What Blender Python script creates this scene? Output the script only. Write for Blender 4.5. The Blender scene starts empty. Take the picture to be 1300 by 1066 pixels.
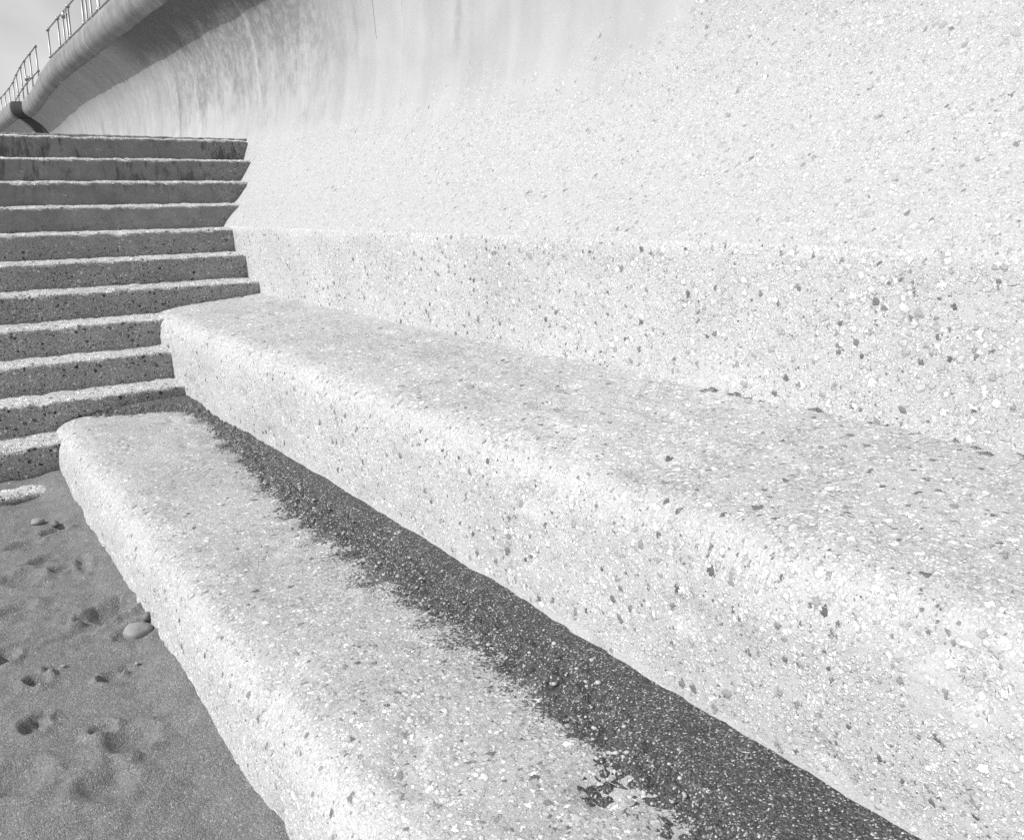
import bpy, math, random
import numpy as np
from mathutils import Matrix, Vector, noise

U = 0.55                      # one survey unit in metres
ZS = 2.42                     # eye height above the beach, in units
random.seed(7)
rng = np.random.default_rng(7)
scene = bpy.context.scene
COL = scene.collection


def sm(a, b, x):
    t = np.clip((x - a) / (b - a), 0, 1)
    return t * t * (3 - 2 * t)


# ------------------------------------------------------------------ numpy noise
def _hash(ix, iy, iz, seed):
    h = (ix * 374761393 + iy * 668265263 + iz * 1274126177 + seed * 974634777) & 0xffffffff
    h = ((h ^ (h >> 13)) * 1274126177) & 0xffffffff
    h = ((h ^ (h >> 16)) * 2246822519) & 0xffffffff
    return ((h ^ (h >> 15)) & 0xffffff) / float(0xffffff)


def vnoise(x, y, z=None, seed=0):
    """smooth value noise in -1..1 on arrays"""
    x = np.asarray(x, float); y = np.asarray(y, float)
    z = np.zeros_like(x) if z is None else np.asarray(z, float)
    x, y, z = np.broadcast_arrays(x, y, z)
    ix = np.floor(x).astype(np.int64); iy = np.floor(y).astype(np.int64); iz = np.floor(z).astype(np.int64)
    fx, fy, fz = x - ix, y - iy, z - iz
    fx = fx * fx * (3 - 2 * fx); fy = fy * fy * (3 - 2 * fy); fz = fz * fz * (3 - 2 * fz)
    r = 0
    for dx in (0, 1):
        for dy in (0, 1):
            for dz in (0, 1):
                wgt = (fx if dx else 1 - fx) * (fy if dy else 1 - fy) * (fz if dz else 1 - fz)
                r = r + wgt * _hash(ix + dx, iy + dy, iz + dz, seed)
    return r * 2 - 1


def fbm(x, y, z=None, seed=0, oct=4, gain=0.5):
    r, a, f, t = 0, 1.0, 1.0, 0
    for i in range(oct):
        r = r + a * vnoise(np.asarray(x) * f, np.asarray(y) * f, None if z is None else np.asarray(z) * f, seed + i * 17)
        t += a; a *= gain; f *= 2.03
    return r / t


# ------------------------------------------------------------------ object helpers
def link(o, parent=None):
    COL.objects.link(o)
    if parent is not None:
        o.parent = parent
    return o


def mesh_obj(name, verts, faces, mats, parent=None, smooth=True, fmat=None):
    me = bpy.data.meshes.new(name)
    me.from_pydata([tuple(v) for v in np.asarray(verts)], [], [tuple(f) for f in faces])
    for m in (mats if isinstance(mats, (list, tuple)) else [mats]):
        me.materials.append(m)
    me.polygons.foreach_set('use_smooth', [smooth] * len(me.polygons))
    if fmat is not None:
        me.polygons.foreach_set('material_index', list(fmat))
    me.update()
    return link(bpy.data.objects.new(name, me), parent)


def thing(name, label, cat, group=None, loc=(0, 0, 0)):
    o = bpy.data.objects.new(name, None)
    o.empty_display_size = .2
    o.location = loc
    link(o)
    return tag(o, label, cat, group)


def tag(o, label=None, cat=None, group=None, kind=None):
    if label: o['label'] = label
    if cat: o['category'] = cat
    if group: o['group'] = group
    if kind: o['kind'] = kind
    return o


def grid_faces(n, m, closed_m=False):
    i = np.arange(n - 1)[:, None]; j = np.arange(m if closed_m else m - 1)[None, :]
    j2 = (j + 1) % m
    a = i * m + j; b = i * m + j2; c = (i + 1) * m + j2; d = (i + 1) * m + j
    return np.stack([a, b, c, d], -1).reshape(-1, 4)


def resample(pts, step):
    """polyline -> evenly spaced points, rounded a little (Catmull-Rom)"""
    pts = np.asarray(pts, float)
    P = np.vstack([2 * pts[0] - pts[1], pts, 2 * pts[-1] - pts[-2]])
    out = []
    for k in range(1, len(P) - 2):
        p0, p1, p2, p3 = P[k - 1:k + 3]
        n = max(2, int(np.linalg.norm(p2 - p1) / step) + 1)
        for t in np.linspace(0, 1, n, endpoint=False):
            out.append(.5 * ((2 * p1) + (-p0 + p2) * t + (2 * p0 - 5 * p1 + 4 * p2 - p3) * t * t + (-p0 + 3 * p1 - 3 * p2 + p3) * t ** 3))
    out.append(pts[-1])
    return np.array(out)


# ------------------------------------------------------------------ materials
class NT:
    def __init__(s, name):
        s.m = bpy.data.materials.new(name); s.m.use_nodes = True
        s.t = s.m.node_tree; s.n = s.t.nodes
        s.bsdf = s.n['Principled BSDF']
        s.bsdf.inputs['Specular IOR Level'].default_value = .25

    def node(s, t, **kw):
        nd = s.n.new(t)
        for k, v in kw.items(): setattr(nd, k, v)
        return nd

    def put(s, sock, v):
        if hasattr(v, 'is_output'):
            s.t.links.new(v, sock)
        else:
            sock.default_value = v

    def math(s, op, a, b=None, c=None, clamp=False):
        nd = s.node('ShaderNodeMath', operation=op, use_clamp=clamp)
        s.put(nd.inputs[0], a)
        if b is not None: s.put(nd.inputs[1], b)
        if c is not None: s.put(nd.inputs[2], c)
        return nd.outputs[0]

    def vmath(s, op, a, b=None):
        nd = s.node('ShaderNodeVectorMath', operation=op)
        s.put(nd.inputs[0], a)
        if b is not None: s.put(nd.inputs[1], b)
        return nd.outputs[0]

    def scale(s, v, k):
        nd = s.node('ShaderNodeVectorMath', operation='SCALE')
        s.put(nd.inputs[0], v); s.put(nd.inputs['Scale'], k)
        return nd.outputs[0]

    def pos(s):
        return s.node('ShaderNodeNewGeometry').outputs['Position']

    def noise(s, v, scale, detail=2, rough=.5, color=False, dist=0):
        nd = s.node('ShaderNodeTexNoise'); s.put(nd.inputs['Vector'], v)
        nd.inputs['Scale'].default_value = scale; nd.inputs['Detail'].default_value = detail
        nd.inputs['Roughness'].default_value = rough; nd.inputs['Distortion'].default_value = dist
        return nd.outputs['Color' if color else 'Fac']

    def voro(s, v, scale, feature='F1', rnd=1.0):
        nd = s.node('ShaderNodeTexVoronoi', feature=feature); s.put(nd.inputs['Vector'], v)
        nd.inputs['Scale'].default_value = scale; nd.inputs['Randomness'].default_value = rnd
        return nd

    def map(s, v, a, b, c=0., d=1., smooth=True):
        nd = s.node('ShaderNodeMapRange')
        nd.interpolation_type = 'SMOOTHSTEP' if smooth else 'LINEAR'
        s.put(nd.inputs[0], v)
        for i, q in enumerate((a, b, c, d)): s.put(nd.inputs[i + 1], q)
        return nd.outputs[0]

    def ramp(s, v, stops, const=False):
        nd = s.node('ShaderNodeValToRGB'); s.put(nd.inputs[0], v)
        r = nd.color_ramp; r.interpolation = 'CONSTANT' if const else 'LINEAR'
        while len(r.elements) < len(stops): r.elements.new(.5)
        for e, (p, g) in zip(r.elements, stops):
            e.position = p; e.color = (g, g, g, 1)
        return nd.outputs[0]

    def mix(s, f, a, b):
        # a*(1-f)+b*f on floats
        nd = s.node('ShaderNodeMix', data_type='FLOAT')
        s.put(nd.inputs[0], f); s.put(nd.inputs[2], a); s.put(nd.inputs[3], b)
        return nd.outputs[0]

    def sep(s, v):
        nd = s.node('ShaderNodeSeparateXYZ'); s.put(nd.inputs[0], v); return nd.outputs

    def comb(s, x, y, z):
        nd = s.node('ShaderNodeCombineXYZ')
        for i, q in enumerate((x, y, z)): s.put(nd.inputs[i], q)
        return nd.outputs[0]

    def finish(s, grey, height=None, dist=.004, rough=.85, strength=1.0):
        c = s.node('ShaderNodeCombineColor')
        for i in range(3): s.put(c.inputs[i], grey)
        s.t.links.new(c.outputs[0], s.bsdf.inputs['Base Color'])
        s.put(s.bsdf.inputs['Roughness'], rough)
        if height is not None:
            b = s.node('ShaderNodeBump'); b.inputs['Distance'].default_value = dist
            b.inputs['Strength'].default_value = strength
            s.put(b.inputs['Height'], height); s.t.links.new(b.outputs[0], s.bsdf.inputs['Normal'])
        return s.m


def aggregate(n, P, matrix=.40, light=(.44, .62), dark=.10, amount=1.0, dark_share=.07, seed=0.0, big_dark=.5):
    """exposed-aggregate concrete: three sizes of pebble set in a cement matrix -> (grey, height)"""
    P = n.vmath('ADD', P, (seed, seed * .37, -seed * .71))
    wob = n.vmath('SUBTRACT', n.noise(P, 75, 3, .65, color=True), (.5, .5, .5))
    W1 = n.vmath('ADD', P, n.scale(wob, .030))
    W2 = n.vmath('ADD', P, n.scale(wob, .016))
    fine = n.noise(P, 420, 2, .6)
    grey = n.mix(n.map(fine, .25, .75), matrix * .80, matrix * 1.14)
    h = n.math('MULTIPLY', fine, .12)
    for (W, sc, keep, rmin, rmax, hh, dk) in (
            (W2, 205., .85, .32, .64, .25, dark_share * 1.3),
            (W2, 96., .68, .26, .60, .55, dark_share * 1.1),
            (W1, 43., .36, .18, .50, .9, dark_share * 2.0),
            (W1, 31., .34, .13, .30, 1.0, big_dark)):
        v = n.voro(W, sc)
        d = v.outputs['Distance']
        r, g, b = n.sep(v.outputs['Color'])
        has = n.math('LESS_THAN', r, keep * amount)
        rad = n.map(n.math('DIVIDE', r, keep), 0, 1, rmax, rmin, False)
        q = n.math('DIVIDE', d, rad)
        mask = n.math('MULTIPLY', n.map(q, .86, 1.02, 1, 0), has)
        dome = n.math('MULTIPLY', n.math('SQRT', n.math('SUBTRACT', 1., n.math('MULTIPLY', q, q), clamp=True)), has)
        tone = n.ramp(g, [(0, dark * .75), (dk * .4, dark * 1.2), (dk, dark * 2.3), (dk + .02, light[0] * .74), (dk + .15, light[0] * .92), (.62, light[0] * 1.12), (.90, light[1]), (1, light[1] * 1.15)])
        tone = n.math('MULTIPLY', tone, n.map(n.noise(P, 900, 1, .5), .2, .8, .9, 1.1, False))
        rim = n.math('MULTIPLY', n.math('MULTIPLY', n.map(q, .96, 1.08), n.map(q, 1.30, 1.08)), has)
        grey = n.math('MULTIPLY', grey, n.math('SUBTRACT', 1., n.math('MULTIPLY', rim, .24)))
        grey = n.mix(mask, grey, tone)
        # a thin dark gap of dirty cement, its shade put into the colour, round each stone
        h = n.math('MAXIMUM', h, n.math('MULTIPLY', dome, hh))
    return grey, h


def mat_ledge(name, top=.86, sandy=False, skirt=None, **kw):
    n = NT(name); P = n.pos()
    up = n.sep(n.node('ShaderNodeNewGeometry').outputs['True Normal'])[2]
    flat = n.map(up, .72, .97)
    x, y, z = n.sep(P)
    g, h = aggregate(n, P, **kw)
    # patches where the cement skin still hides the stones, and a bare skirting at the foot
    cov = n.map(n.noise(P, 4.2, 5, .68), .56, .70)
    cov = n.math('MULTIPLY', cov, .55)
    if skirt is not None:
        zz = n.math('ADD', z, n.math('MULTIPLY', n.math('SUBTRACT', n.noise(P, 14, 4, .7), .5), .10))
        cov = n.math('MAXIMUM', cov, n.math('MULTIPLY', n.map(zz, skirt + .005, skirt + .045, 1, 0), .75))
    skin = n.math('MULTIPLY', n.map(n.noise(P, 300, 3, .7), .25, .75, .9, 1.1), kw['matrix'] * 1.04)
    g = n.mix(cov, g, skin)
    h = n.math('MULTIPLY', h, n.math('SUBTRACT', 1., n.math('MULTIPLY', cov, .8)))
    # trodden tops are worn and gritty: sand caught between the stones
    low = n.map(h, .16, .5, 1, 0)
    patch = n.map(n.noise(P, 5.5, 4, .6), .40, .68)
    grit = n.map(n.noise(P, 70, 4, .7), .42, .62)
    amt = n.math('MULTIPLY', n.mix(patch, .16, .52), n.math('MULTIPLY', grit, low))
    if sandy:
        # more and more sand lies between the stones towards the back of the ledge
        edge = n.math('ADD', n.math('SUBTRACT', x, n.map(y, 2.4, 4.5, 0., .15, False)), n.math('MULTIPLY', n.math('SUBTRACT', n.noise(P, 7, 4, .65), .5), .42))
        bk = n.map(edge, .86, 1.16, 0., .92)
        grain = n.map(n.noise(P, 130, 3, .75), .30, .70, 0, 1, False)
        dith = n.map(n.math('ADD', grain, bk), .92, 1.06)
        amt = n.math('MAXIMUM', amt, n.math('MULTIPLY', dith, n.map(h, .45, .75, 1, .15)))
    gt = n.mix(amt, n.math('MULTIPLY', g, top), n.ramp(n.voro(P, 300.).outputs['Color'], [(0, .03), (.35, .06), (.7, .09), (.86, .15), (1, .4)]))
    g = n.mix(flat, g, gt)
    h = n.mix(flat, h, n.math('MULTIPLY', h, .8))
    big = n.map(n.noise(P, 2.2, 3, .55), .25, .75, .92, 1.05)
    g = n.math('MULTIPLY', g, big)
    return n.finish(g, h, .0036, .85)


def mat_wall():
    n = NT('sea_wall_concrete'); P = n.pos(); x, y, z = n.sep(P)
    ag, ah = aggregate(n, P, matrix=.39, light=(.41, .50), dark=.20, amount=.95, dark_share=.045, seed=1.7, big_dark=.10)
    # stretched coordinate: streaks that run down the face
    S = n.comb(n.math('MULTIPLY', y, 1.), n.math('MULTIPLY', z, .09), 0.)
    st = n.noise(S, 5, 3, .5)
    st2 = n.noise(n.comb(y, n.math('MULTIPLY', z, .22), 0.), 26, 4, .6)
    blot = n.noise(P, 2.6, 5, .62)
    finen = n.noise(P, 160, 3, .6)
    sm_g = n.math('MULTIPLY', n.map(st, .25, .75, .31, .40, False), n.map(finen, .2, .8, .93, 1.07, False))
    sm_g = n.math('MULTIPLY', sm_g, n.map(blot, .25, .75, .9, 1.08, False))
    # sparse pebbles show through the skin
    # height where the cement skin is washed off
    lvl = n.math('ADD', z, n.math('MULTIPLY', n.math('SUBTRACT', st2, .5), .6))
    lvl = n.math('ADD', lvl, n.math('MULTIPLY', n.math('SUBTRACT', n.noise(P, 7, 6, .72), .5), 1.2))
    # washed higher towards the near end
    lvl = n.math('ADD', lvl, n.map(y, 1.1, 2.7, -.85, .0, False))
    rough_m = n.map(lvl, 1.68, 2.02, 1, 0)
    g = n.mix(rough_m, sm_g, ag)
    h = n.mix(rough_m, n.math('MULTIPLY', finen, .10), n.math('MULTIPLY', ah, .75))
    # dark weathering that has run down from the crest, with washed light tongues
    top = n.math('ADD', z, n.math('MULTIPLY', n.math('SUBTRACT', st2, .5), .6))
    top = n.math('ADD', top, n.math('MULTIPLY', n.math('SUBTRACT', n.noise(P, 3.2, 6, .68), .5), 1.7))
    dk = n.map(top, 1.9, 2.65)
    zone = n.math('MULTIPLY', n.map(y, 4.6, 6.4), n.map(y, 8.6, 10.0, 1., .42))
    g = n.mix(n.math('MULTIPLY', n.math('MULTIPLY', n.math('MULTIPLY', dk, zone), n.map(n.noise(P, 16, 6, .75), .36, .58, .45, 1.1)), .66), g, .12)
    # darker algae patch under the lip on the nearer panels
    alg = n.math('MULTIPLY', n.map(n.math('ADD', z, n.math('MULTIPLY', n.math('SUBTRACT', blot, .5), .5)), 2.72, 2.92), n.map(y, 11.0, 9.6))
    g = n.mix(n.math('MULTIPLY', alg, .75), g, .06)
    # a few narrow soot-dark runs
    for (yc, wd, z0, z1, k) in ((9.35, .075, 1.9, 2.72, .5), (13.2, .12, 1.7, 2.7, .35), (15.0, .16, 1.8, 2.6, .3), (5.25, .06, 2.05, 3.0, .22), (7.4, .05, 2.0, 2.4, .4), (4.05, .10, 2.0, 2.6, .3)):
        dy = n.math('ABSOLUTE', n.math('SUBTRACT', n.math('ADD', y, n.math('MULTIPLY', n.math('SUBTRACT', n.noise(P, 4, 3, .6), .5), .12)), yc))
        mk = n.math('MULTIPLY', n.map(n.math('ADD', dy, n.math('MULTIPLY', n.math('SUBTRACT', n.noise(P, 22, 5, .75), .42), wd * 1.6)), 0., wd, 1, 0), n.math('MULTIPLY', n.map(z, z0, z0 + .2), n.map(z, z1, z1 - .3)))
        g = n.mix(n.math('MULTIPLY', mk, k), g, .10)
    for (yc, wd, z0, z1, k) in ((8.75, .06, 2.0, 2.8, .34), (9.62, .06, 2.1, 2.85, .3), (7.05, .07, 2.0, 2.95, .5), (7.9, .05, 1.9, 2.5, .25), (11.3, .06, 1.9, 2.7, .2)):
        dy = n.math('ABSOLUTE', n.math('SUBTRACT', n.math('ADD', y, n.math('MULTIPLY', n.math('SUBTRACT', n.noise(P, 5, 3, .6), .5), .16)), yc))
        mk = n.math('MULTIPLY', n.map(n.math('ADD', dy, n.math('MULTIPLY', n.math('SUBTRACT', n.noise(P, 26, 5, .75), .42), wd * 1.8)), 0., wd, 1, 0), n.math('MULTIPLY', n.map(z, z0, z0 + .2), n.map(z, z1, z1 - .3)))
        g = n.mix(n.math('MULTIPLY', mk, k), g, .46)
    return n.finish(g, h, .004, .85)


def mat_coping():
    n = NT('coping_concrete'); P = n.pos(); x, y, z = n.sep(P)
    b = n.noise(P, 3.5, 6, .65); f = n.noise(P, 90, 3, .6)
    S = n.comb(y, n.math('MULTIPLY', z, .15), 0.)
    st = n.noise(S, 12, 4, .6)
    g = n.map(b, .28, .72, .15, .27, False)
    g = n.math('MULTIPLY', g, n.map(st, .25, .75, .82, 1.15, False))
    g = n.math('MULTIPLY', g, n.map(f, .2, .8, .9, 1.1, False))
    pale = n.math('MULTIPLY', n.map(n.noise(P, 4.2, 5, .7), .56, .68), n.map(y, 9, 7.5))
    g = n.mix(n.math('MULTIPLY', pale, .8), g, .42)
    return n.finish(g, n.math('ADD', b, n.math('MULTIPLY', f, .2)), .006, .85)


def mat_step():
    n = NT('step_concrete'); P = n.pos(); x, y, z = n.sep(P)
    g, h = aggregate(n, P, matrix=.33, light=(.46, .74), dark=.06, amount=1.0, dark_share=.13, seed=5.1)
    fine = n.noise(P, 120, 3, .6)
    up = n.sep(n.node('ShaderNodeNewGeometry').outputs['True Normal'])[2]
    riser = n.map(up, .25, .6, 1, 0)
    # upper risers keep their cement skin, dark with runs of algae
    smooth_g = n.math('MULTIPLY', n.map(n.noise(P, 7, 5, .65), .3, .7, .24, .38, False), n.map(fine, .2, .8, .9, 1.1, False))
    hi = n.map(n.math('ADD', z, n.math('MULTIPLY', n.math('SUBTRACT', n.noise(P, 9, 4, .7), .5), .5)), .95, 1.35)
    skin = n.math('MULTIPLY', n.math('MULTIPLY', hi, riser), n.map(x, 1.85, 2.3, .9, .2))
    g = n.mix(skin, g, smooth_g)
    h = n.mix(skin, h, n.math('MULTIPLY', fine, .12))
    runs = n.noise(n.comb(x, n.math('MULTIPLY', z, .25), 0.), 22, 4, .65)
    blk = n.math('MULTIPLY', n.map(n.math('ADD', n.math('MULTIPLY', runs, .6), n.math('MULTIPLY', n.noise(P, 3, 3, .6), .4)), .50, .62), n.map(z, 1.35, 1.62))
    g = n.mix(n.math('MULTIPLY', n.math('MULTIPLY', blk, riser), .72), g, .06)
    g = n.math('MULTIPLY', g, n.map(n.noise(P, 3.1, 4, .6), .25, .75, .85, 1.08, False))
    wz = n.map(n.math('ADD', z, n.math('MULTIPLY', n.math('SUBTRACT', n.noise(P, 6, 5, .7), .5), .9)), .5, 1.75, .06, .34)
    g = n.math('MULTIPLY', g, n.math('SUBTRACT', 1., n.math('MULTIPLY', riser, wz)))  # risers darkened in the colour, part stain, part painted shade
    g = n.math('MULTIPLY', g, n.mix(riser, 1.42, 1.03))  # treads lightened in the colour for the light falling on them
    return n.finish(g, h, .0075, .88)


def mat_sand(name, base, stops, seed, grain=.8, chips=.03):
    """stops: grain brightness as multiples of base"""
    n = NT(name); P = n.vmath('ADD', n.pos(), (seed, seed, seed))
    f = n.noise(P, 520, 2, .7); m = n.noise(P, 14, 5, .68)
    v = n.voro(P, 300.)
    r, gg, b = n.sep(v.outputs['Color'])
    per = n.ramp(r, [(p, q * base) for p, q in stops])
    g = n.mix(grain, base, per)
    g = n.math('MULTIPLY', g, n.map(f, .25, .75, .75, 1.25, False))
    g = n.math('MULTIPLY', g, n.map(m, .25, .75, .80, 1.16, False))
    v2 = n.voro(n.vmath('ADD', P, n.scale(n.noise(P, 200, 2, .6, color=True), .006)), 110.)
    r2, g2, b2 = n.sep(v2.outputs['Color'])
    rad = n.map(b2, 0, 1, .16, .42, False)
    chip = n.math('MULTIPLY', n.math('LESS_THAN', r2, chips), n.map(n.math('DIVIDE', v2.outputs['Distance'], rad), .8, 1., 1, 0))
    g = n.mix(chip, g, n.ramp(g2, [(0, .08), (.4, .22), (.7, .38), (1, .62)]))
    h = n.math('ADD', n.math('MULTIPLY', f, .5), n.math('MULTIPLY', v.outputs['Distance'], -.6))
    h = n.math('ADD', h, n.math('MULTIPLY', chip, .8))
    return n.finish(g, n.math('ADD', h, n.math('MULTIPLY', n.noise(P, 110, 4, .65), 1.6)), .0035, .9)


def mat_plain(name, g, rough=.5, metal=0., var=.1, scale=40, bump=.0):
    n = NT(name); P = n.pos(); f = n.noise(P, scale, 4, .6)
    n.bsdf.inputs['Metallic'].default_value = metal
    return n.finish(n.map(f, .25, .75, g * (1 - var), g * (1 + var), False), f, bump or .0005, rough)


M_LOW = mat_ledge('lower_ledge_aggregate', top=.93, sandy=True, skirt=None, matrix=.425, light=(.46, .66), dark=.14, dark_share=.05)
M_UP = mat_ledge('upper_ledge_aggregate', top=1.0, skirt=.30, matrix=.425, light=(.46, .68), dark=.13, dark_share=.05, seed=9.4)
M_BASE = mat_ledge('plinth_aggregate', skirt=None, matrix=.435, light=(.47, .64), dark=.15, dark_share=.055, seed=1.7, big_dark=.42)
M_WALL = mat_wall()
M_COPE = mat_coping()
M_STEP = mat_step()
M_BEACH = mat_sand('beach_sand', .195, [(0, .55), (.3, .85), (.7, 1.05), (.93, 1.35), (1, 2.2)], 0., .75, .018)
M_DRIFT = mat_sand('drift_sand', .092, [(0, .35), (.35, .7), (.7, 1.05), (.86, 1.7), (.95, 3.4), (1, 6.5)], 4., .95, .05)
M_GRIT = mat_sand('dull_grit', .16, [(0, .5), (.4, .8), (.8, 1.3), (1, 2.6)], 8., .9, .05)
M_END = mat_plain('shade_toned_end_face', .07, .9, 0, .2, 5)  # shade on the far wall's end put into a darker base colour
M_STEEL = mat_plain('galvanised_steel', .30, .45, .7, .15)
M_JOINT = mat_plain('pale_joint_filler', .47, .8, 0, .12)
M_FILL = mat_plain('grey_joint_filler', .34, .8, 0, .15)
M_CRACK = mat_plain('dark_joint_filler', .2, .9, 0, .2)
M_STONE = mat_plain('grey_beach_stone', .25, .75, 0, .16, 60, .002)
M_STONE_D = mat_plain('dark_beach_stone', .14, .7, 0, .2, 60, .002)
M_PROM = mat_plain('promenade_concrete', .34, .9, 0, .12, 6, .003)


# ------------------------------------------------------------------ sea wall
def shift_x(Y):                      # slight set-back near the far end of the panel run
    return .42 * sm(24., 34.5, Y)


WALL_PROFILE = [(3.552, -.25), (3.585, -.18), (3.68, -.07), (3.80, .04), (3.92, .15), (4.02, .27), (4.11, .39), (4.19, .50), (4.30, .68), (4.37, .85),
                (4.43, 1.0), (4.48, 1.25), (4.505, 1.5), (4.515, 1.75), (4.51, 2.0), (4.49, 2.2), (4.45, 2.4), (4.37, 2.6), (4.25, 2.78),
                (4.09, 2.93), (3.92, 3.06), (3.82, 3.125)]
COPING_PROFILE = [(3.84, 3.10), (3.75, 3.165), (3.68, 3.24), (3.64, 3.33), (3.63, 3.43), (3.632, 3.53), (3.65, 3.60), (3.69, 3.64), (3.76, 3.655), (4.6, 3.665)]


def extrude(profile, ys, back, disp=None, step=.06):
    """closed section swept along the wall line; profile and ys in units -> verts, faces in metres"""
    pr = resample(profile, step)
    sec = np.vstack([pr, np.array(back)])
    n, m = len(ys), len(sec)
    V = np.zeros((n, m, 3))
    for i, y in enumerate(ys):
        V[i, :, 0] = sec[:, 0]; V[i, :, 1] = y; V[i, :, 2] = sec[:, 1]
    V[:, :, 0] += shift_x(np.array(ys))[:, None]
    if disp is not None:
        k = len(pr)
        # outward normals of the profile
        tg = np.gradient(pr, axis=0); nx, nz = -tg[:, 1], tg[:, 0]
        L = np.hypot(nx, nz) + 1e-9; nx /= L; nz /= L
        s = np.concatenate([[0], np.cumsum(np.hypot(*np.diff(pr, axis=0).T))])
        YY, SS = np.meshgrid(ys, s, indexing='ij')
        D = disp(YY, SS)
        V[:, :k, 0] += D * nx[None]; V[:, :k, 2] += D * nz[None]
    V[:, :, 2] += ZS
    F = grid_faces(n, m, True)
    caps = [tuple(range(m))[::-1], tuple(range((n - 1) * m, n * m))]
    return (V * U).reshape(-1, 3), [tuple(f) for f in F] + caps


def wall_disp(Y, S):
    return .007 * fbm(Y * 1.6, S * 1.6, seed=3) + .007 * fbm(Y * 9, S * 9, seed=5, oct=3) * sm(3.4, 1.6, S)


wall = thing('sea_wall', 'pale concave concrete sea wall curling over to a rounded coping, nearer length above the ledges', 'sea wall')
ysW = np.concatenate([np.arange(-8, 6, .1), np.arange(6, 34.45, .14)])
PL = [(3.53, -1.5), (3.545, -1.2), (3.55, -.8), (3.55, -.5), (3.55, -.36)]
ysW = np.concatenate([np.arange(-8, 0, .1), np.arange(0, 9, .05), np.arange(9, 34.45, .12)])
FULL = PL + WALL_PROFILE
v, f = extrude(FULL, ysW, [(5.2, 3.1), (7., 3.1), (7., -1.5)], wall_disp)
nsec = len(resample(FULL, .06)) + 3
zrow = resample(FULL, .06)[:, 1]
low_row = [k < len(zrow) and zrow[k] < -.235 for k in range(nsec)]
mesh_obj('curved_face', v, f, [M_WALL, M_BASE], wall, fmat=[1 if low_row[q % nsec] else 0 for q in range(len(f) - 2)] + [0, 0])
v, f = extrude(COPING_PROFILE, ysW, [(4.6, 3.12)], lambda Y, S: .012 * fbm(Y * 1.2, S * 2, seed=8) + .004 * fbm(Y * 7, S * 7, seed=9), .05)
mesh_obj('coping', v, f, M_COPE, wall)


def strip(Yc, width, s0, s1, proud, mat, name, wob=.02, seed=0, prof=WALL_PROFILE, parent=wall):
    pr = resample(prof, .05)
    tg = np.gradient(pr, axis=0); nx, nz = -tg[:, 1], tg[:, 0]; L = np.hypot(nx, nz); nx /= L; nz /= L
    s = np.linspace(0, 1, len(pr)); keep = (s >= s0) & (s <= s1)
    pr, nx, nz, s = pr[keep], nx[keep], nz[keep], s[keep]
    V = []
    for i in range(len(pr)):
        w_ = width * (.55 + .45 * (1 + float(vnoise(s[i] * 30, 0, seed=seed + 4))) / 2 * 1.4)
        yc = Yc + wob * float(fbm(s[i] * 7, .5, seed=seed)) + .25 * wob * float(vnoise(s[i] * 40, .5, seed=seed + 2))
        for q, pz in ((-.5, -.012), (-.3, proud), (.3, proud), (.5, -.012)):
            y = yc + q * w_
            V.append(((pr[i, 0] + nx[i] * pz + float(shift_x(np.array(yc)))) * U, y * U, (pr[i, 1] + nz[i] * pz + ZS) * U))
    return mesh_obj(name, V, grid_faces(len(pr), 4), mat, parent)


strip(8.45, .022, .22, 1., .007, M_JOINT, 'joint_line', .05, 3)
strip(9.05, .018, .58, .80, .003, M_CRACK, 'joint_line', .05, 5)
strip(4.25, .022, .45, 1., .005, M_FILL, 'joint_line', .05, 7)
strip(20.3, .07, .35, 1., .006, M_FILL, 'joint_line', .05, 9)
strip(20.3, .08, 0, .92, .008, M_FILL, 'joint_line', .02, 11, COPING_PROFILE)
strip(28.2, .07, .5, 1., .006, M_FILL, 'joint_line', .05, 13)

# the next length of wall, standing a little further out, its end in shade
far = thing('sea_wall', 'farther length of sea wall whose dark S-shaped end face shows above the top step', 'sea wall')
FP = [(p[0] - .46 + .16 * float(sm(1.8, 3.1, np.array(p[1]))), p[1]) for p in WALL_PROFILE]
FC = [(p[0] - .30, p[1]) for p in COPING_PROFILE]
ysF = np.arange(34.9, 75, .5)
v, f = extrude(FP, ysF, [(5.0, 3.1), (7., 3.1), (7., -.215)], None)
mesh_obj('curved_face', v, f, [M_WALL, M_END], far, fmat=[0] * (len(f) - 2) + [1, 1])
v, f = extrude(FC, ysF, [(4.4, 3.12)], None, .05)
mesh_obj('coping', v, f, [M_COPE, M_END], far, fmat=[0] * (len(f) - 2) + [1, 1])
v, f = extrude([(3.2, -2.6), (3.2, -1.0), (3.2, -.22)], ysF, [(6.9, -.22), (6.9, -2.6)], None, .3)
mesh_obj('plinth', v, f, M_BASE, far)

# promenade behind the coping
V = [(4.55, -8, 3.63), (30, -8, 3.63), (30, 80, 3.63), (4.55, 80, 3.63), (4.55, -8, 3.2), (30, -8, 3.2), (30, 80, 3.2), (4.55, 80, 3.2)]
o = mesh_obj('promenade', [(a * U, b * U, (c + ZS) * U) for a, b, c in V], [(0, 1, 2, 3), (4, 7, 6, 5), (0, 4, 5, 1), (1, 5, 6, 2), (2, 6, 7, 3), (3, 7, 4, 0)], M_PROM, smooth=False)
tag(o, kind='structure')


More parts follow.
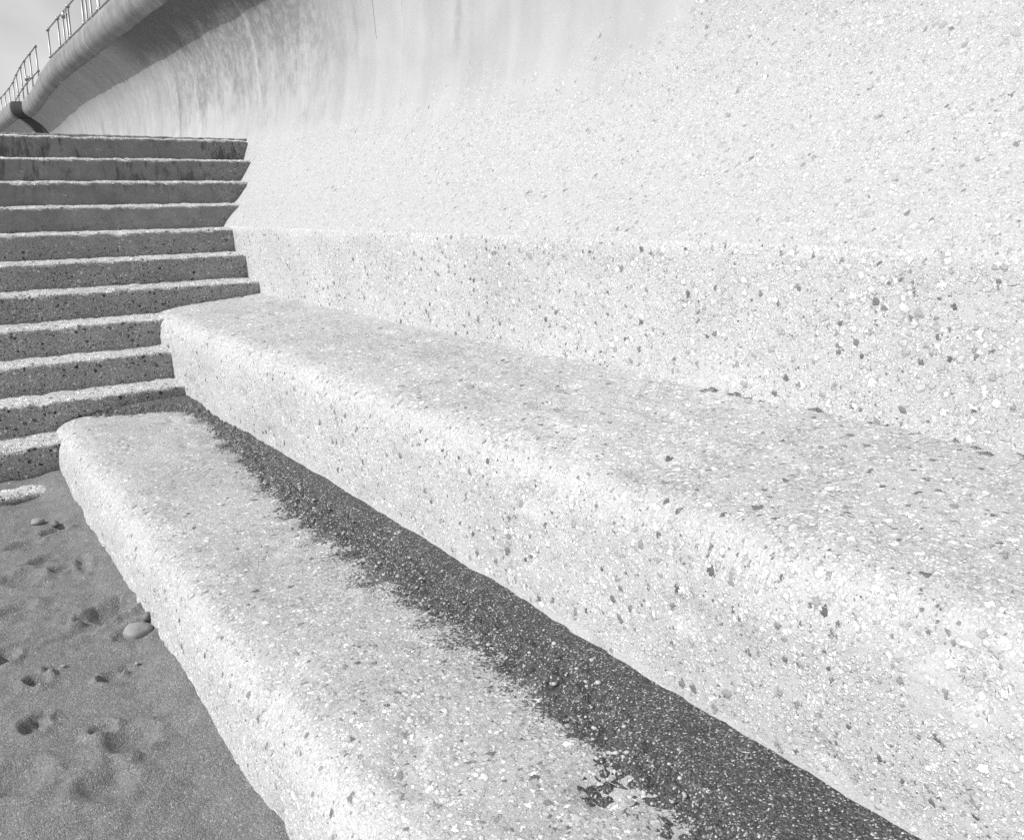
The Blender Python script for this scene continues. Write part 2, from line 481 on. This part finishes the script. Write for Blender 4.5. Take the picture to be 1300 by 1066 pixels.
# ------------------------------------------------------------------ ledges
LOW = [(.93, -2.9), (.96, -2.5), (.975, -2.3), (.99, -2.17), (1.015, -2.085), (1.05, -2.025), (1.10, -1.985), (1.17, -1.958), (1.27, -1.943), (1.6, -1.928), (2.0, -1.914), (2.45, -1.90)]
UPP = [(2.255, -2.2), (2.26, -1.9), (2.262, -1.6), (2.262, -1.40), (2.270, -1.30), (2.292, -1.225), (2.335, -1.165), (2.40, -1.130), (2.485, -1.112), (2.7, -1.085), (3.0, -1.052), (3.3, -1.022), (3.75, -.985)]


def ledge_disp(seed):
    def d(Y, S):
        chip = sm(.30, .62, fbm(Y * 4.5, S * 4.5, seed=seed + 5, oct=3))
        return -.022 * chip + .014 * fbm(Y * .9, S * 1.5, seed=seed) + .007 * fbm(Y * 5, S * 5, seed=seed + 1, oct=3) + .005 * vnoise(Y * 26, S * 26, seed=seed + 2)
    return d


def ledge(name, prof, y1, mat, label, seed):
    ys = np.concatenate([np.arange(-7, 0, .15), np.arange(0, y1, .03)])
    v, f = extrude(prof, ys, [(prof[-1][0], prof[0][1])], ledge_disp(seed), .03)
    o = mesh_obj(name, v, f, mat)
    return tag(o, label, 'ledge')


ledge('concrete_ledge', LOW, 9.6, M_LOW, 'lower exposed-pebble concrete ledge rising from the beach, dark sand along its back', 31)
ledge('concrete_ledge', UPP, 10.9, M_UP, 'upper exposed-pebble concrete ledge between the lower ledge and the curved wall, clean pale top', 41)


# ------------------------------------------------------------------ staircase
stairs = thing('staircase', 'weathered pebble concrete staircase climbing away beside the wall at the end of the ledges', 'staircase', loc=(0, 8.4 * U, (ZS - 2.42) * U))
YK = lambda k: 13.12 - .43 * (k - 1)
ZK = lambda k: .973 - .303 * (k - 1)
for k in range(1, 13):
    y0, z0 = YK(k), ZK(k)
    depth = .62 if k > 1 else 4.0
    x0 = -4.0
    x1 = {1: 4.60, 2: 4.55, 3: 4.4, 4: 4.2, 5: 3.75, 6: 3.75, 7: 3.75, 8: 2.6, 9: 2.6, 10: 2.6, 11: 1.3, 12: 1.3}[k]
    # section in (y, z): riser from below up, rounded nose, tread going back
    r = .045
    sec = [(.02, -.62), (.012, -.3), (.004, -.12), (.0, -r), (r * .3, -r * .3), (r, -.004), (.12, 0.004), (.25, .006), (.40, .008), (depth, .01)]
    sec = resample(sec, .03 if k < 9 else .022)
    xs = np.arange(x0, x1 + .001, .04) if k < 8 else np.arange(x0, x1, .03)
    tg = np.gradient(sec, axis=0); ny, nz = -tg[:, 1], tg[:, 0]; L = np.hypot(ny, nz); ny /= L; nz /= L
    s = np.concatenate([[0], np.cumsum(np.hypot(*np.diff(sec, axis=0).T))])
    XX, SS = np.meshgrid(xs, s, indexing='ij')
    D = .010 * fbm(XX * 1.5, SS * 2 + k * 5.7, seed=50 + k) + .011 * fbm(XX * 9, SS * 9 + k * 3.1, seed=70 + k, oct=3) + .008 * vnoise(XX * 30, SS * 30, seed=90 + k)
    # nose broken and worn here and there
    D -= .030 * sm(.15, .75, fbm(XX * 3.2, XX * 0 + k, seed=110 + k)) * np.exp(-((SS - .62) / .06) ** 2)
    if k == 1:
        D = D * sm(1.3, .72, SS) - .03 * sm(.70, 1.2, SS)
    bot = np.array([(depth, -.62)])
    m = len(sec) + 1
    V = np.zeros((len(xs), m, 3))
    V[:, :, 0] = xs[:, None]
    V[:, :-1, 1] = sec[None, :, 0] + D * ny[None]
    V[:, :-1, 2] = sec[None, :, 1] + D * nz[None]
    V[:, -1, 1] = depth; V[:, -1, 2] = -.62
    V[:, :, 1] += y0; V[:, :, 2] += z0
    V *= U
    V[:, :, 1] -= 8.4 * U; V[:, :, 2] += 2.42 * U
    F = grid_faces(len(xs), m, True)[:, ::-1]
    caps = [tuple(range(m)), tuple(range((len(xs) - 1) * m, len(xs) * m))[::-1]]
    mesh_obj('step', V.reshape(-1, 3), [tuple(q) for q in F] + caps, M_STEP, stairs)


# ------------------------------------------------------------------ sand
def low_top(X, Y):
    p = np.array(LOW); return np.interp(X, p[5:, 0], p[5:, 1])


def upp_top(X, Y):
    p = np.array(UPP); return np.interp(X, p[6:, 0], p[6:, 1])


def drift(name, xs, ys, topf, thick, mat, label, kind='stuff'):
    XX, YY = np.meshgrid(xs, ys, indexing='ij')
    T = thick(XX, YY)
    Z = topf(XX, YY) + T
    V = np.stack([XX, YY, Z + ZS], -1) * U
    F = grid_faces(len(xs), len(ys))[:, ::-1]
    t = T.reshape(-1)
    keep = (t[F] > -.045).any(1)
    F = F[keep]
    used = np.unique(F); remap = -np.ones(len(t), int); remap[used] = np.arange(len(used))
    o = mesh_obj(name, V.reshape(-1, 3)[used], remap[F], mat)
    return tag(o, label, 'sand', kind=kind)


XE_Y = np.array([-1, 1.5, 2.1, 2.4, 2.65, 2.9, 3.3, 3.7, 4.15, 4.5, 5.2, 5.9, 6.6, 7.4, 8.0, 8.5, 8.75, 9.05, 9.3, 9.6])
XE_X = np.array([1.66, 1.70, 1.80, 1.89, 1.93, 1.91, 1.91, 1.90, 1.91, 1.99, 1.90, 1.98, 2.02, 2.09, 2.17, 2.14, 2.02, 1.62, 1.3, 1.2])


def drift_thick(X, Y):
    xe = np.interp(Y, XE_Y, XE_X)
    a = (X - xe)
    t = .20 * np.clip(a, -.4, .24) + .014 * fbm(X * 5, Y * 4, seed=201) + (.011 * fbm(X * 17, Y * 12, seed=203, oct=3) + .026 * fbm(X * 48, Y * 38, seed=205, oct=2)) * sm(.32, .08, a)
    return t + .002 + .012 * fbm(Y * 1.1, Y * 0, seed=207) * sm(1.9, 2.25, X)


drift('sand_drift', np.arange(1.15, 2.34, .011), np.arange(-.6, 9.5, .014), low_top, drift_thick, M_DRIFT, 'dark coarse sand drifted along the back of the lower ledge')


def drift2(X, Y):
    xe = np.interp(Y, [-1, 1.3, 2, 2.6, 3.2, 4, 9], [3.52, 3.50, 3.42, 3.40, 3.46, 3.62, 3.7])
    return .10 * np.clip(X - xe, -.5, .2) - .026 + .014 * fbm(X * 6, Y * 2.2, seed=211) + .040 * fbm(X * 48, Y * 22, seed=212, oct=2)


drift('sand_drift', np.arange(3.1, 3.6, .011), np.arange(-.5, 5.2, .014), upp_top, drift2, M_GRIT, 'thin scatter of dull grit in the angle between the upper ledge and the wall foot')

# beach: one sheet, dense where it is seen
def graded(a, lo, hi, d, b):
    g = np.arange(lo, hi, d)
    left = lo - np.cumsum(np.geomspace(d, 1, 1000)[:0]) if False else lo - (np.geomspace(d, abs(a - lo), 45))
    right = hi + (np.geomspace(d, b - hi, 45))
    return np.concatenate([left[::-1], g, right])


bx = graded(-1800, -.5, 1.05, .014, 1800)
by = graded(-1800, 1.9, 9.0, .018, 1800)
XX, YY = np.meshgrid(bx, by, indexing='ij')
near = sm(-2.5, -.5, XX) * sm(3, 1.2, XX) * sm(-1, 1.5, YY) * sm(12, 9.2, YY)
H = .030 * fbm(XX * .9, YY * .9, seed=301, oct=3) + .016 * fbm(XX * 3.5, YY * 3.5, seed=303) + .007 * fbm(XX * 14, YY * 14, seed=305, oct=3) + .006 * fbm(XX * 28, YY * 28, seed=307, oct=2) * sm(-.2, .5, fbm(XX * 2, YY * 2, seed=308))
H += -.02 * sm(.35, .7, fbm(XX * 2.6, YY * 2.2, seed=309))
# hollows and scuffs left by feet and water: (x, y, rx, ry, depth, angle)
for (x, y, rx, ry, d, an) in [(.80, 5.60, .15, .10, .055, .1), (.66, 5.45, .20, .05, .02, .3), (.32, 4.96, .05, .06, .045, 0), (.40, 5.02, .04, .03, .03, 0), (.64, 4.74, .05, .06, .045, 0), (.72, 4.79, .04, .03, .03, 0),
                              (.25, 4.50, .05, .06, .045, 0), (.30, 4.56, .04, .03, .03, 0), (.61, 4.10, .10, .10, .04, .2), (.52, 4.28, .05, .05, .03, 0), (.22, 5.35, .05, .08, .04, 0), (.55, 6.75, .12, .05, .035, .5), (.66, 6.5, .07, .06, .03, .3),
                              (.80, 6.5, .04, .16, .02, -.1), (.50, 7.2, .12, .07, .03, .4), (.74, 7.38, .09, .06, .04, .2), (.42, 6.5, .1, .1, .03, 0), (.3, 6.0, .12, .06, .03, .4), (.88, 5.22, .10, .09, .03, 0), (.15, 4.1, .1, .12, .03, 0), (.45, 3.8, .1, .1, .03, 0)]:
    ca, sa = math.cos(an), math.sin(an)
    u = ((XX - x) * ca + (YY - y) * sa) / rx; w_ = (-(XX - x) * sa + (YY - y) * ca) / ry
    q = u * u + w_ * w_
    rag = 1 + .9 * fbm(XX * 16, YY * 16, seed=320, oct=3)
    q2 = q * rag
    H += -1.1 * d * np.exp(-np.abs(q2) ** 1.6) + .45 * d * np.exp(-((np.sqrt(q) - 1.45) / .4) ** 2) * (1 + fbm(XX * 18, YY * 18, seed=322, oct=2))
Z = -2.42 + H * near
Z += near * .085 * sm(7.75, 8.75, YY)
Z += near * (.03 + .03 * fbm(YY * 2.2, YY * 0, seed=333)) * sm(.72, .97, XX)
Z -= near * (.075 + .03 * fbm(XX * 6, YY * 6, seed=335)) * np.exp(-((YY - 8.36) / .15) ** 2) * sm(.9, .7, XX)
far_z = .4 * (1 - near) * fbm(XX * .05, YY * .05, seed=330, oct=3) * sm(8, 40, np.hypot(XX, YY))
Z += far_z - .02 * sm(10, 60, np.abs(XX))
V = np.stack([XX, YY, Z + ZS], -1) * U
o = mesh_obj('sand', V.reshape(-1, 3), grid_faces(len(bx), len(by))[:, ::-1], M_BEACH)
tag(o, kind='structure')


# ------------------------------------------------------------------ stones
def ico(sub=2):
    import bmesh
    bm = bmesh.new(); bmesh.ops.create_icosphere(bm, subdivisions=sub, radius=1)
    V = np.array([v.co[:] for v in bm.verts]); F = [tuple(v.index for v in f.verts) for f in bm.faces]
    bm.free(); return V, F


def beach_z(x, y):
    i = np.argmin(abs(bx - x)); j = np.argmin(abs(by - y)); return Z[i, j]


IV, IF = ico(3)


def pebble(x, y, rx, ry, rz, rot, seed, mat, label, sink=.25):
    V = IV * (1 + .34 * fbm(IV[:, 0] * 1.2 + seed, IV[:, 1] * 1.2, IV[:, 2] * 1.2, seed=seed, oct=3))[:, None]
    V = np.sign(V) * np.abs(V) ** .92 * np.array([rx, ry, rz])
    c, s_ = math.cos(rot), math.sin(rot)
    R = np.array([[c, -s_, 0], [s_, c, 0], [0, 0, 1]])
    o = mesh_obj('pebble', (V @ R.T) * U, IF, mat)
    o.location = (x * U, y * U, (beach_z(x, y) + rz * (1 - sink) + ZS) * U)
    return tag(o, label, 'pebble', 'pebbles on the beach sand')


pebble(.875, 5.19, .085, .075, .045, .5, 1, M_STONE, 'largest smooth grey pebble lying in the sand against the lower ledge', .2)
pebble(.955, 5.30, .025, .03, .03, .2, 2, M_STONE_D, 'small dark pebble wedged between the large pebble and the ledge')
pebble(.65, 7.65, .045, .05, .03, .9, 3, M_STONE, 'pale oval pebble alone on the sand below the lowest step')
pebble(.75, 7.46, .03, .04, .025, .3, 4, M_STONE_D, 'dark pebble in a scuffed hollow below the lowest step')
pebble(.46, 5.02, .012, .013, .008, .3, 5, M_STONE, 'tiny light pebble beside a small hollow towards the left edge of the sand')
pebble(.79, 4.80, .011, .014, .008, .3, 6, M_STONE, 'tiny light pebble beside a hollow close to the ledge')

# loose gravel along the edge of the drift: one mass
gv, gf, base = [], [], 0
SV, SF = ico(1)
for i in range(700):
    y = random.uniform(.6, 8.4)
    x = float(np.interp(y, XE_Y, XE_X)) + random.gauss(.03, .10)
    if x > 2.24 or x < 1.2: continue
    t = float(drift_thick(np.array([x]), np.array([y]))[0])
    r = random.choice([.004, .005, .006, .008, .011])
    sc = np.array([r * random.uniform(.7, 1.4), r * random.uniform(.7, 1.4), r * random.uniform(.4, .8)])
    a = random.uniform(0, 6.3); c, s_ = math.cos(a), math.sin(a)
    Vv = SV * (1 + .25 * (rng.random(len(SV)) - .5))[:, None] * sc
    Vv = Vv @ np.array([[c, -s_, 0], [s_, c, 0], [0, 0, 1]]).T
    Vv = Vv + np.array([x, y, float(low_top(np.array([x]), 0)[0]) + max(t, 0.0) + sc[2] * .35 + ZS])
    gv.append(Vv * U); gf += [tuple(q + base for q in f_) for f_ in SF]; base += len(SV)
M_GRAV = mat_plain('pale_gravel', .38, .8, 0, .25, 25, .001)
o = mesh_obj('loose_gravel', np.vstack(gv), gf, M_GRAV)
tag(o, 'loose pale gravel strewn along the ragged edge of the dark sand on the lower ledge', 'gravel', kind='stuff')


# ------------------------------------------------------------------ railings
def tube(p0, p1, r, n=10):
    p0, p1 = Vector(p0), Vector(p1); d = (p1 - p0).normalized()
    a = d.orthogonal().normalized(); b = d.cross(a)
    V = []
    for p in (p0, p1):
        for i in range(n):
            t = 2 * math.pi * i / n
            V.append(p + r * (math.cos(t) * a + math.sin(t) * b))
    F = [(i, (i + 1) % n, n + (i + 1) % n, n + i) for i in range(n)]
    return V, F + [tuple(range(n))[::-1], tuple(range(n, 2 * n))]


def tubes(name, segs, mat, parent):
    V, F = [], []
    for p0, p1, r in segs:
        a, b = tube(p0, p1, r); k = len(V)
        V += a; F += [tuple(i + k for i in q) for q in b]
    return mesh_obj(name, V, F, mat, parent)


BV, BF = ico(2)


def sweep(name, pts, r, mat, parent, n=10):
    V = []
    for i, p in enumerate(pts):
        d = (pts[min(i + 1, len(pts) - 1)] - pts[max(i - 1, 0)]).normalized()
        a = d.cross(Vector((0, 0, 1))).normalized(); b = d.cross(a)
        V += [p + r * (math.cos(2 * math.pi * k / n) * a + math.sin(2 * math.pi * k / n) * b) for k in range(n)]
    m = len(pts)
    F = [tuple(q) for q in grid_faces(m, n, True)] + [tuple(range(n))[::-1], tuple(range((m - 1) * n, m * n))]
    return mesh_obj(name, V, F, mat, parent)


def railing(label, posts, plain, brackets, h_top=2.0, h_mid=1.19, zb=3.64):
    """posts: (x, y) in units along the promenade edge; each becomes a ball-jointed standard"""
    t = thing('railing', label, 'railing', 'railings along the promenade', loc=(posts[0][0] * U, posts[0][1] * U, (zb + ZS) * U))
    o0 = Vector(t.location)
    pt = lambda x, y, h: Vector((x * U, y * U, (zb + h + ZS) * U)) - o0
    for (x, y) in posts:
        pst = tubes('post', [(pt(x, y, 0), pt(x, y, h_top), .016)], M_STEEL, t)
        for h in (h_mid, h_top):
            mesh_obj('ball_joint', [Vector(q) * .034 + pt(x, y, h) for q in BV], BF, M_STEEL, pst)
        tubes('base_plate', [(pt(x, y, 0), pt(x, y, .03), .06)], M_STEEL, pst)
    for h in (h_mid, h_top):
        sweep('rail', [pt(*a, h) for a in posts], .014, M_STEEL, t)
    for (x, y) in plain:
        tubes('post', [(pt(x, y, 0), pt(x, y, h_top), .014)], M_STEEL, t)
    for (x, y, h) in brackets:
        br = tubes('bracket', [(pt(x, y, h), pt(x, y, h + .16), .045)], M_STEEL, t)
        tubes('bracket_arm', [(pt(x, y, h + .08), pt(x + .05, y - .35, h + .08), .02)], M_STEEL, br)
    return t


R1X = 4.83
p1 = [(R1X, 32.7), (R1X, 30.7), (R1X, 28.8), (R1X, 26.7)] + [(R1X, 26.7 - 2 * i) for i in range(1, 14)]
railing('nearer ball-jointed steel railing on the promenade edge, running out at the top of the photo', p1, [(R1X, 29.8), (R1X, 29.2), (R1X, 26.2), (R1X, 25.6), (R1X, 24.6)], [(R1X, 29.5, 1.80)])
p2 = [(4.88, 36.1), (4.90, 37.9), (4.92, 39.7), (4.97, 41.4), (5.06, 43.7), (5.2, 46.3), (5.26, 48.6), (5.28, 50.7), (5.28, 52.6), (5.28, 54.6), (5.28, 56.6), (5.28, 58.6), (5.28, 60.6)]
railing('ball-jointed steel railing beyond the gap, farther length bending away at the left edge', p2, [], [(4.92, 39.4, 1.25)])

# ------------------------------------------------------------------ sky and sun
SUN = Vector((-.72, .10, .635)).normalized()
w = bpy.data.worlds.new('World'); scene.world = w; w.use_nodes = True
nt = w.node_tree; bg = nt.nodes['Background']
sky = nt.nodes.new('ShaderNodeTexSky'); sky.sky_type = 'NISHITA'; sky.sun_disc = False
sky.sun_elevation = math.asin(SUN.z); sky.sun_rotation = math.atan2(SUN.x, SUN.y)
sky.air_density = 1.2; sky.dust_density = 3.0
bw = nt.nodes.new('ShaderNodeRGBToBW'); nt.links.new(sky.outputs[0], bw.inputs[0])
# thin bright cloud over the whole sky (monochrome film)
tc = nt.nodes.new('ShaderNodeTexCoord')
cn = nt.nodes.new('ShaderNodeTexNoise'); cn.inputs['Scale'].default_value = 5.5; cn.inputs['Detail'].default_value = 4; cn.inputs['Roughness'].default_value = .5; cn.inputs['Distortion'].default_value = .6
nt.links.new(tc.outputs['Generated'], cn.inputs['Vector'])
mr = nt.nodes.new('ShaderNodeMapRange'); mr.inputs[1].default_value = .3; mr.inputs[2].default_value = .7; mr.inputs[3].default_value = 1.25; mr.inputs[4].default_value = 3.7
nt.links.new(cn.outputs['Fac'], mr.inputs[0])
mx = nt.nodes.new('ShaderNodeMix'); mx.data_type = 'FLOAT'; mx.inputs[0].default_value = .75
nt.links.new(bw.outputs[0], mx.inputs[2]); nt.links.new(mr.outputs[0], mx.inputs[3])
# added fill: unseen bright band low on the seaward side, lifting the faces
sx = nt.nodes.new('ShaderNodeSeparateXYZ'); nt.links.new(tc.outputs['Generated'], sx.inputs[0])
def wm(op, a, b=None, clamp=False):
    nd = nt.nodes.new('ShaderNodeMath'); nd.operation = op; nd.use_clamp = clamp
    for i, q in enumerate((a, b)):
        if q is None: continue
        if hasattr(q, 'is_output'): nt.links.new(q, nd.inputs[i])
        else: nd.inputs[i].default_value = q
    return nd.outputs[0]
sea = wm('MULTIPLY', wm('MULTIPLY', sx.outputs[0], -1., True), wm('POWER', wm('SUBTRACT', 1., wm('ABSOLUTE', sx.outputs[2])), 3.))
tot = wm('ADD', mx.outputs[0], wm('MULTIPLY', sea, 6.))
nt.links.new(tot, bg.inputs[0])
bg.inputs[1].default_value = .15

ld = bpy.data.lights.new('sun', 'SUN'); ld.energy = 3.1; ld.angle = math.radians(.5); ld.color = (1, 1, 1)
so = bpy.data.objects.new('sun', ld); link(so)
so.location = (-6, 2, 12)
so.rotation_euler = (-SUN).to_track_quat('-Z', 'Y').to_euler()

# ------------------------------------------------------------------ camera
c = np.array([650., 488.]); vy = np.array([-139., 273.]); vx = np.array([2325., 229.])
fpx = math.sqrt(-np.dot(vy - c, vx - c))
ray = lambda p: np.array([p[0] - c[0], p[1] - c[1], fpx])
dY = ray(vy); dY /= np.linalg.norm(dY)
dX = ray(vx); dX /= np.linalg.norm(dX)
dZ = np.cross(dX, dY)
right = Vector((dX[0], dY[0], dZ[0])); up = -Vector((dX[1], dY[1], dZ[1])); fwd = Vector((dX[2], dY[2], dZ[2]))
cd = bpy.data.cameras.new('camera'); cam = bpy.data.objects.new('camera', cd); link(cam)
cam.matrix_world = Matrix(((right.x, up.x, -fwd.x, 0), (right.y, up.y, -fwd.y, 0), (right.z, up.z, -fwd.z, ZS * U), (0, 0, 0, 1)))
cd.sensor_width = 36; cd.sensor_fit = 'HORIZONTAL'; cd.lens = fpx * 36 / 1300
cd.shift_y = -(533 - 488) / 1300
cd.clip_start = .05; cd.clip_end = 5000
scene.camera = cam

scene.view_settings.view_transform = 'Standard'; scene.view_settings.look = 'None'
scene.view_settings.gamma = 1; scene.view_settings.exposure = .57
scene.cycles.use_denoising = False
scene.cycles.denoising_prefilter = 'ACCURATE'
scene.cycles.max_bounces = 6
